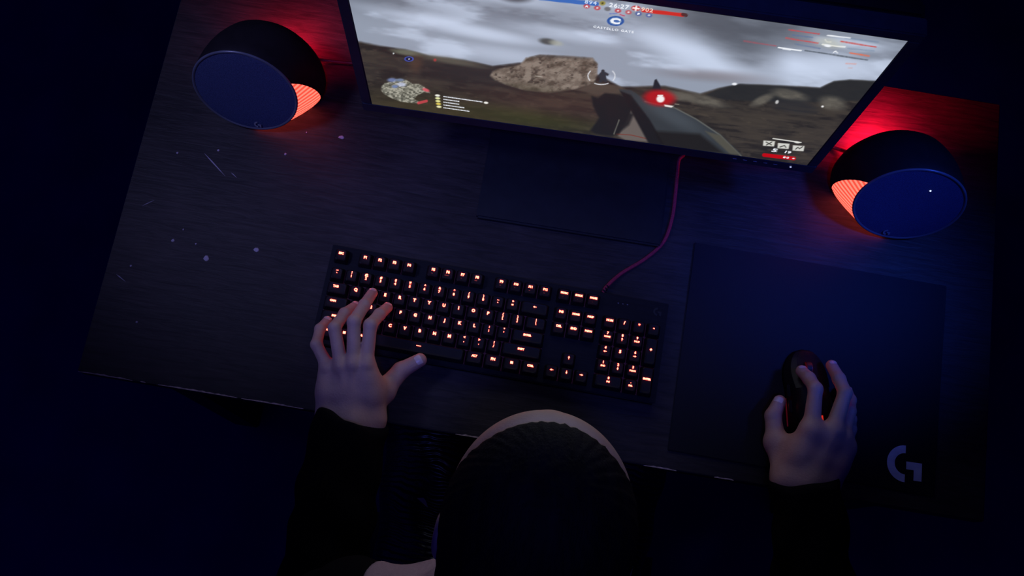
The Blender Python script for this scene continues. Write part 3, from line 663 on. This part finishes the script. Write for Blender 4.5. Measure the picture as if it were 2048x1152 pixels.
    # foot
    bm2 = bmesh.new(); cyl(bm2, (0,.045,.0014), .05, .0024, 40, .052); obj('rubber_foot', bm2, M['bcable'], t)
    if s > 0: cp = [(.045,.085,.02),(.08,.095,.004),(.13,.10,.003),(.20,.115,.003),(.26,.12,.003)]
    else: cp = [(-.045,.08,.02),(-.08,.095,.004),(-.14,.105,.003),(-.2,.12,.003),(-.26,.12,.003)]
    obj('cable', tube(cp, .0026, 8, 6), M['bcable'], t)
    return t
make_speaker(-.3625, .2474, 1, 'round tilted black speaker with glowing inner lens left of the monitor')
make_speaker(.5058, .2404, -1, 'round tilted black speaker with glowing lens behind the mouse pad')

# ---------------------------------------------------------------- mouse
mc = at(1621,790,.02); ma = .19
mouse = thing('mouse', 'black curved mouse with small red lights under the right hand', 'mouse', (mc[0], mc[1], .003), (0,0,ma))
def mouse_half(y): # half width along the length, -1 back .. 1 front
    return .0315-.004*math.exp(-((y-.05)/.35)**2)-.004*max(0,y)**2-.006*max(0,-y-.5)**1.5
def mouse_shell():
    V = []; Fc = []; NL, NA = 40, 24; L2 = .062
    for i in range(NL+1):
        y = -1+2*i/NL; e = max(0,1-abs(y)**3.6)**.5; hw = mouse_half(y)*e+.0004; top = (.012+.028*math.exp(-((y+.25)/.75)**2))*(e**.6)+.0008
        for k in range(NA+1):
            t_ = PI*k/NA; cx_ = math.cos(t_); sx_ = math.sin(t_)
            V.append((hw*math.copysign(abs(cx_)**.75,cx_)*(1-.10*math.sin(PI*min(1,sx_*1.2))), y*L2, .0008+top*sx_**.8))
    for i in range(NL):
        for k in range(NA): a = i*(NA+1)+k; Fc.append((a,a+1,a+NA+2,a+NA+1))
    for i in range(NL): a = i*(NA+1); Fc.append((a,a+NA+1,a+2*NA+1,a+NA))
    return V, Fc
obj('shell', mouse_shell(), M['plastic'], mouse, True)
def mtop(y): e = max(0,1-abs(y)**3.6)**.5; return .0008+(.012+.028*math.exp(-((y+.25)/.75)**2))*(e**.6)+.0008
def btn(sx):
    V = []; n = 12
    for i in range(n+1):
        y = .12+.80*i/n; hw = mouse_half(y)*max(0,1-y**3.6)**.5
        for f in (.10,.35,.6,.8): t_ = math.acos(min(1,f)); V.append((sx*hw*f*.98, y*.062, mtop(y)-.0008+.0009-(.012*(f**2.6))*(mtop(y)/.035)))
    return V, [((a:=i*4+k),a+1,a+5,a+4)[::sx] for i in range(n) for k in range(3)]
for sx in (1,-1): obj('button', btn(sx), M['gloss'], mouse, True)
bm = bmesh.new(); cyl(bm, (0,.034,mtop(.55)-.003), .0085, .006, 24, rot=Matrix.Rotation(PI/2,3,'Y')); wh = obj('scroll_wheel', bm, M['bcable'], mouse)
for sx in (-1,1): bm = bmesh.new(); cyl(bm, (sx*.0033,.034,mtop(.55)-.003), .0078, .0006, 24, rot=Matrix.Rotation(PI/2,3,'Y')); obj('lit_ring', bm, M['dimred'], wh)
for i in range(3): obj('indicator_light', bx((.001,.010-.005*i,mtop(.1)+.0002),(.0022,.0026,.0008),.0003), M['redled'], mouse)
obj('lit_mark', g_mark(.012,0,.0005,Matrix.Translation((0,-.030,mtop(-.48)+.0006))), M['redled'], mouse)
for i in range(2): obj('side_button', bx((-.0285,.006-.020*i,.020),(.004,.017,.006),.0015), M['gloss'], mouse)
obj('light_strip', tube([(-.0305,-.038,.008),(-.0300,-.020,.008),(-.0295,-.002,.008)],.0009,6,4), M['dimred'], mouse)

for lx_, ly_, lz_, e_ in ((.004,.046,.030,.0010),(-.036,-.012,.016,.0006),(.012,.004,.044,.0005)):
    pl_ = bpy.data.lights.new('mouse_glow', 'POINT'); pl_.shadow_soft_size = .002; pl_.energy = e_; pl_.color = (1,.06,.06)
    po_ = bpy.data.objects.new('mouse_glow', pl_); COL.objects.link(po_); po_.parent = mouse; po_.location = (lx_,ly_,lz_)

# ---------------------------------------------------------------- person
person = thing('person', 'person with short black hair in dark long sleeves hands on keyboard and mouse', 'person', (.07,-.36,FZ))
pz = -FZ
def PO(o): o.location = (-.07,.36,-FZ); return o
# joints of the hands, read off the photograph and lifted to their height
def hand(fingers, palm, thumb, dorsal=()):
    def f(P):
        pm = None
        for a, b, ra, rb in palm:
            d = cone(P, a, b, ra, rb); pm = d if pm is None else smin(pm, d, .014)
        for a, b, ra, rb in dorsal: pm = smin(pm, cone(P, a, b, ra, rb), .0035)
        out = pm
        for ch in fingers+[thumb]:
            fd = None
            for (a, ra), (b, rb) in zip(ch[:-1], ch[1:]):
                d = cone(P, a, b, ra, rb); fd = d if fd is None else smin(fd, d, .0035)
            out = np.minimum(smin(pm, fd, .006), out)
        return out
    return f
def lerp(a, b, t): return np.asarray(a)*(1-t)+np.asarray(b)*t
def P(*a): return at(*a)
nails = []
def nail(tip, prev, up, r, L=.0105, w=.0052, side=None):
    tip = np.asarray(tip); d = (tip-np.asarray(prev)); d /= np.linalg.norm(d); up = np.array(up, float); up -= d*(up @ d); up /= np.linalg.norm(up); sd = np.cross(d, up)
    V = []; n1_, n2_ = 8, 8
    for i in range(n1_+1):
        v_ = -1+2*i/n1_
        for j in range(n2_+1):
            u_ = -1+2*j/n2_; ww = w*(1-.25*max(0,abs(v_))**4); ang = u_*ww/r
            V.append(tip+d*(v_*L/2-.0008)*(1)*(1-.18*u_*u_)+sd*math.sin(ang)*(r+.0004)+up*math.cos(ang)*(r+.0004)-up*.0028*max(0,v_)**2)
    return V, [((a:=i*(n2_+1)+j), a+1, a+n2_+2, a+n2_+1) for i in range(n1_) for j in range(n2_)]
# left hand on the keys
wl = P(703,842,.056); wl0 = P(662,832,.055); wl1 = P(742,838,.050)
LH = dict(pinky=[(P(657,737,.070),.0082),(P(633,689,.073),.0070),(P(640,658,.058),.0064),(P(655,641,.043),.0058)],
          ring=[(P(683,735,.080),.0086),(P(669,656,.086),.0076),(P(689,627,.066),.0069),(P(711,612,.043),.0062)],
          middle=[(P(707,730,.084),.0088),(P(708,643,.093),.0079),(P(729,610,.070),.0073),(P(745,586,.044),.0066)],
          index=[(P(732,730,.082),.0088),(P(741,650,.089),.0080),(P(759,629,.068),.0073),(P(775,615,.043),.0066)])
thl = [(P(722,800,.050),.016),(P(766,782,.044),.0135),(P(802,741,.040),.0105),(P(840,720,.041),.0085)]
dn = np.array([0,0,-.003])
palm = [(wl0,LH['pinky'][0][0]+dn,.0165,.0095),(wl,LH['ring'][0][0]+dn,.019,.0098),(wl,LH['middle'][0][0]+dn,.019,.0100),(wl1,LH['index'][0][0]+dn,.017,.0100),
        (wl,thl[1][0],.018,.013),(LH['pinky'][0][0]+np.array([0,-.006,-.005]),LH['index'][0][0]+np.array([0,-.006,-.005]),.009,.010),(lerp(wl0,LH['pinky'][0][0],.5),lerp(wl1,LH['index'][0][0],.5),.016,.017),(lerp(wl1,LH['index'][0][0],.75),thl[1][0],.010,.011)]
dor = [(wl+np.array([0,0,.0150]),LH[k][0][0]+np.array([0,0,.0078]),.0028,.0034) for k in ('ring','middle','index')]+[(LH[k][0][0]+np.array([0,0,.0030]),LH[k][0][0]+np.array([0,.003,.0030]),.0084,.0080) for k in ('pinky','ring','middle','index')]
el = P(622,1265,-.02)
arm_l = (wl, el)
fl = hand([LH[k] for k in ('pinky','ring','middle','index')], palm+[(wl,lerp(wl,el,.35),.023,.029),(wl0,lerp(wl0,el,.3),.016,.022),(wl1,lerp(wl1,el,.3),.015,.022)], thl, dor)
mid = np.array([x for ch in list(LH.values())+[thl] for x, _ in ch]+[wl])
hl = surf_nets(fl, [mid[:,0].min()-.035, -.215, mid[:,2].min()-.028], [mid[:,0].max()+.02, mid[:,1].max()+.015, mid[:,2].max()+.02], .0013)
for k in ('pinky','ring','middle','index'):
    ch = LH[k]; nails.append((nail(ch[3][0], ch[2][0], (0,.35,1), ch[3][1], .0095, .0048), None))
nails.append((nail(thl[3][0], thl[2][0], (.25,.15,1), thl[3][1], .012, .0062), None))
# right hand on the mouse
wr = P(1612,962,.050); wr0 = P(1575,958,.046); wr1 = P(1648,960,.044)
RH = dict(index=[(P(1622,862,.070),.0108),(P(1631,778,.072),.0086),(P(1618,757,.055),.0080),(P(1603,742,.040),.0074)],
          middle=[(P(1666,862,.070),.0106),(P(1690,786,.068),.0084),(P(1678,758,.055),.0080),(P(1663,731,.037),.0072)],
          ring=[(P(1684,876,.060),.0098),(P(1699,822,.052),.0078),(P(1700,800,.036),.0075),(P(1694,782,.020),.0068)],
          pinky=[(P(1688,896,.050),.0098),(P(1700,858,.040),.0078),(P(1702,838,.026),.0068),(P(1698,822,.014),.0062)])
thr = [(P(1590,925,.040),.0150),(P(1552,884,.034),.0125),(P(1546,832,.030),.0100),(P(1559,803,.026),.0082)]
palm = [(wr0,RH['index'][0][0],.0165,.0125),(wr,RH['middle'][0][0],.019,.0125),(wr1,RH['ring'][0][0],.0165,.012),(wr1,RH['pinky'][0][0],.015,.0115),
        (wr0,thr[1][0],.016,.013),(RH['pinky'][0][0],RH['index'][0][0],.0115,.0125),(lerp(wr0,RH['index'][0][0],.5),lerp(wr1,RH['pinky'][0][0],.5),.0165,.016),(lerp(wr0,RH['index'][0][0],.7),thr[1][0],.010,.010)]
dor = [(wr+np.array([0,0,.0135]),RH[k][0][0]+np.array([0,0,.0085]),.003,.004) for k in ('index','middle','ring')]+[(RH[k][0][0]+np.array([0,0,.0035]),RH[k][0][0]+np.array([0,.003,.0035]),.0090,.0088) for k in RH]
er = P(1640,1330,-.04)
fr_ = hand([RH[k] for k in ('index','middle','ring','pinky')], palm+[(wr,lerp(wr,er,.35),.022,.028),(wr0,lerp(wr0,er,.3),.015,.022),(wr1,lerp(wr1,er,.3),.015,.022)], thr, dor)
mid = np.array([x for ch in list(RH.values())+[thr] for x, _ in ch]+[wr])
hr = surf_nets(fr_, [mid[:,0].min()-.02, -.215, mid[:,2].min()-.03], [mid[:,0].max()+.03, mid[:,1].max()+.015, mid[:,2].max()+.02], .0013)
for k in RH: ch = RH[k]; nails.append((nail(ch[3][0], ch[2][0], (0,.5,1), ch[3][1], .0095, .0048), None))
nails.append((nail(thr[3][0], thr[2][0], (-.5,.2,1), thr[3][1], .0125, .0062), None))
# head: pitched forward
HC = np.array([.0765,-.2530,.435]); pitch = math.radians(-20)
Rh = np.array(Matrix.Rotation(pitch,3,'X')) # columns = head axes
def hp(x, y, z): return HC+Rh @ np.array([x,y,z])
def headf(P):
    q = (P-HC.astype(np.float32)) @ Rh.astype(np.float32)      # head coordinates: y forward, z up
    d = ell(q, (0,-.008,.030), (.074,.092,.082))
    d = smin(d, ell(q, (0,.016,.030), (.066,.066,.062)), .02)
    d = smin(d, ell(q, (0,.020,-.030), (.063,.070,.080)), .03)
    d = smin(d, ell(q, (0,.042,-.084), (.040,.046,.034)), .03)
    d = smin(d, cone(q, (0,.078,.020), (0,.080,.022), .012, .012), .03)
    d = smin(d, cone(q, (0,.082,-.005), (0,.104,-.038), .006, .009), .012)
    for s in (-1,1):
        d = smin(d, cone(q, (s*.009,.092,-.041), (s*.012,.088,-.041), .007, .007), .006)
        d = smin(d, cone(q, (s*.018,.083,.012), (s*.042,.072,.010), .007, .007), .012)
        d = smin(d, cone(q, (s*.040,.060,-.035), (s*.048,.05,-.03), .014, .014), .02)
        d = smax(d, -cone(q, (s*.030,.096,-.008), (s*.034,.094,-.008), .011, .011), .010)
        d = smin(d, ell(q, (s*.031,.0755,-.009), (.0150,.0128,.0115)), .005)
        d = smax(d, -ell(q, (s*.031,.090,-.0105), (.0115,.010,.0036)), .0015)
        ear = ell(q, (s*.077,-.008,-.020), (.007,.018,.031)); ear = smax(ear, -ell(q, (s*.084,-.004,-.018), (.006,.010,.018)), .004); d = smin(d, ear, .006)
    d = smin(d, cone(q, (-.016,.088,-.067), (.016,.088,-.067), .006, .006), .008); d = smax(d, -cone(q, (-.022,.098,-.0675), (.022,.098,-.0675), .0028, .0028), .004)
    return d
nb = np.array([.075,-.335,.235]); nt = hp(0,-.035,-.06)
SL, SR = np.array([-.085,-.370,.195]), np.array([.235,-.370,.195]); PEL = np.array([.075,-.45,-.18]); CH = np.array([.075,-.385,.06])
KL, KR = np.array([-.075,.02,-.20]), np.array([.23,.02,-.20]); HL, HR = np.array([-.01,-.42,-.21]), np.array([.16,-.42,-.21])
AL, AR = np.array([-.09,-.0,-.64]), np.array([.24,-.0,-.64])
def torso(P, g=0.0):
    d = ell(P, CH, (.155+g,.098+g,.16+g)); d = smin(d, ell(P, PEL+np.array([0,0,.05]), (.15+g,.105+g,.15+g)), .08)
    d = smin(d, cone(P, SL, SR, .052+g, .052+g), .05); return d
def neckf(P, g=0.0): return smin(cone(P, nt, nb, .056+g, .062+g), cone(P, nb, nb-np.array([0,.02,.05]), .06+g, .075+g), .03)
def bodyf(P):
    d = smin(headf(P), neckf(P), .03); d = smin(d, torso(P), .05)
    for s_, e_, w_ in ((SL,el,wl),(SR,er,wr)):
        d = smin(d, cone(P, s_, e_, .046, .036), .03); d = smin(d, cone(P, e_, w_, .038, .024), .02)
    for h_, k_, a_ in ((HL,KL,AL),(HR,KR,AR)):
        d = smin(d, cone(P, h_, k_, .078, .055), .04); d = smin(d, cone(P, k_, a_, .052, .036), .03)
        d = smin(d, cone(P, a_, a_+np.array([0,.13,-.045]), .032, .024), .02)
    return d
hd = surf_nets(lambda P: smin(headf(P), neckf(P), .03), [-.02,-.40,.22], [.17,-.08,.56], .0022)
def bodycut(P): return smax(bodyf(P), P[:,2]-.30, .002)
bd = surf_nets(bodycut, [-.24,-.60,-.735], [.42,.20,.33], .008)
body = PO(nets_obj('body', [bd, hd, hl, hr], M['skin'], person))
for nm, _ in nails: PO(obj('fingernail', nm, M['nail'], person, True))
for s in (-1,1):
    bm = bmesh.new(); bmesh.ops.create_uvsphere(bm, u_segments=20, v_segments=14, radius=.0112); bmesh.ops.translate(bm, vec=hp(s*.031,.0752,-.009), verts=bm.verts); e = PO(obj('eye', bm, M['eye'], person, True))
    bm = bmesh.new(); bmesh.ops.create_uvsphere(bm, u_segments=16, v_segments=10, radius=.0050); bmesh.ops.translate(bm, vec=hp(s*.031,.0820,-.0105), verts=bm.verts); obj('iris', bm, M['iris'], e, True)
    PO(obj('eyebrow', tube([hp(s*.016,.0905,.012),hp(s*.030,.0875,.017),hp(s*.046,.0775,.012)], .0022, 6, 5, (1,.6)), M['hair'], person, True))
PO(obj('lips', tube([hp(-.021,.0925,-.068),hp(-.009,.0955,-.0665),hp(.009,.0955,-.0665),hp(.021,.0925,-.068)], .0030, 8, 5), M['lips'], person, True))
# hair
def hairf(P):
    q = (P-HC.astype(np.float32)) @ Rh.astype(np.float32)
    an = np.arctan2(q[:,0], q[:,1]+.01); st = .0004*np.sin(an*60+q[:,2]*40)+.0004*np.sin(an*37+q[:,1]*130)
    d = ell(q, (0,-.007,.028), (.0785,.0955,.0885))+st
    d = smin(d, ell(q, (0,-.062,-.030), (.075,.055,.080))+st, .03)
    # hairline: keep what lies behind and above a sloping curve
    hl_ = (q[:,1]-.054)+6*q[:,0]**2+.8*np.maximum(0,.058-q[:,2])
    hl_ = hl_+.0012*np.sin(an*45)
    return smax(d, hl_, .006)
hm = surf_nets(hairf, [-.03,-.42,.28], [.18,-.10,.57], .0024)
PO(nets_obj('hair', [hm], M['hair'], person))
# shirt
def wr_(P, k=1.0): return .0022*k*np.sin(P[:,1]*95+P[:,0]*40+3*np.sin(P[:,2]*30))+.0018*k*np.sin(P[:,0]*120-P[:,1]*60+P[:,2]*50)
def shirtf(P):
    d = torso(P, .012); d = smin(d, cone(P, nb-np.array([0,.01,.04]), nb-np.array([0,.01,.06]), .085, .09), .04)
    for s_, e_, w_ in ((SL,el,wl),(SR,er,wr)):
        d = smin(d, cone(P, s_, e_, .060, .052), .03); d = smin(d, cone(P, e_, w_, .053, .036), .02)
        ax_ = (w_-e_)/np.linalg.norm(w_-e_); 
        d = np.where(((P-e_.astype(np.float32)) @ ax_.astype(np.float32)) > 0, smax(d, ((P-w_.astype(np.float32)) @ ax_.astype(np.float32))+.004, .004), d)
    d = d+wr_(P)
    d = smax(d, -neckf(P, .004), .006)
    return smax(d, -.17-P[:,2], .01)
# limit the cuff planes to the arms
def shirt_all(P):
    d = torso(P, .012); d = smin(d, cone(P, nb-np.array([0,.01,.04]), nb-np.array([0,.01,.06]), .085, .09), .04)
    for s_, e_, w_ in ((SL,el,wl),(SR,er,wr)):
        ax_ = ((w_-e_)/np.linalg.norm(w_-e_)).astype(np.float32)
        cn = ax_+np.array([.24,0,0] if s_[0] < 0 else [-.05,0,0], np.float32); cn = cn/np.linalg.norm(cn)
        fo = smax(cone(P, e_, w_+ax_*.02, .054, .045 if s_[0] < 0 else .041), ((P-w_.astype(np.float32)) @ cn)-(.006 if s_[0] < 0 else .003), .004)
        d = smin(d, smin(cone(P, s_, e_, .060, .052), fo, .02), .03)
    d = d+wr_(P); d = smax(d, -neckf(P, .004), .006)
    return smax(d, -.17-P[:,2], .01)
sh = surf_nets(shirt_all, [-.26,-.62,-.18], [.52,-.12,.26], .0042)
shirt = PO(nets_obj('shirt', [sh], M['shirt'], person))
# pale panel over the left shoulder
pc_ = at(820,1190,.215)
def panelf(P):
    d = shirt_all(P)-.003; return smax(d, ell(P, pc_+np.array([.01,-.005,0]), (.062,.060,.09)), .004)
PO(nets_obj('shoulder_panel', [surf_nets(panelf, pc_-.1, pc_+.1, .0028)], M['pale'], person))
# trousers
def trf(P):
    d = ell(P, PEL, (.165,.125,.12))
    for h_, k_, a_ in ((HL,KL,AL),(HR,KR,AR)):
        d = smin(d, cone(P, h_, k_, .090, .066), .03); d = smin(d, cone(P, k_, a_+np.array([0,0,.05]), .064, .055), .03)
    rip = .0*np.sin((P[:,1]+.25*P[:,0]+.012*np.sin(P[:,0]*60))*330)*np.exp(-((P[:,1]+.19)/.06)**2)*(P[:,0] < .05)
    d = d+rip+.0025*np.sin(P[:,1]*70+P[:,0]*50)
    return smax(d, -.62-P[:,2], .004)
PO(nets_obj('trousers', [surf_nets(trf, [-.2,-.6,-.63], [.36,.12,-.04], .004)], M['denim'], person))
for a_ in (AL, AR):
    def sf(P): return smax(smin(smin(cone(P, a_+np.array([0,-.03,-.05]), a_+np.array([0,.13,-.068]), .044, .034), cone(P, a_, a_-np.array([0,0,.04]), .042, .044), .03), cone(P, a_+np.array([0,.05,-.05]), a_+np.array([0,.14,-.07]), .046, .036), .02), FZ+.002-P[:,2], .003)
    PO(nets_obj('shoe', [surf_nets(sf, a_-np.array([.07,.1,.12]), a_+np.array([.07,.21,.07]), .004)], M['seat'], person))
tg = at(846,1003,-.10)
PO(obj('pale_patch', ([tg+np.array(v) for v in ((-.009,.003,0),(.0,.005,.001),(.004,.001,.001),(.008,-.007,0),(.001,-.003,.001))], [(4,3,2,1,0)]), M['pale'], person))  # small flat pale patch over the left thigh

# ---------------------------------------------------------------- chair
ch = thing('desk_chair', 'dark padded desk chair under the seated person', 'chair', (.075,-.46,FZ))
obj('seat', bx((0,.03,.37), (.46,.44,.07), .025, seg=4), M['seat'], ch)
obj('backrest', bx((0,-.25,.72), (.42,.06,.50), .025, rot=Matrix.Rotation(.12,3,'X'), seg=4), M['seat'], ch)
obj('back_bracket', bx((0,-.21,.42), (.07,.03,.22), .005), M['steel'], ch)
bm = bmesh.new(); cyl(bm, (0,0,.22), .028, .26, 24); obj('gas_column', bm, M['steel'], ch)
for i in range(5):
    a = 2*PI*i/5+.3; c, s = math.cos(a), math.sin(a)
    lg = obj('base_leg', tube([(0,0,.09),(c*.14,s*.14,.085),(c*.27,s*.27,.065)], .02, 8, 3, (1.1,.7)), M['steel'], ch, True)
    bm = bmesh.new(); cyl(bm, (c*.27,s*.27,.027), .026, .03, 20, rot=Matrix.Rotation(PI/2,3,'X') @ Matrix.Identity(3)); obj('caster', bm, M['plastic'], lg)
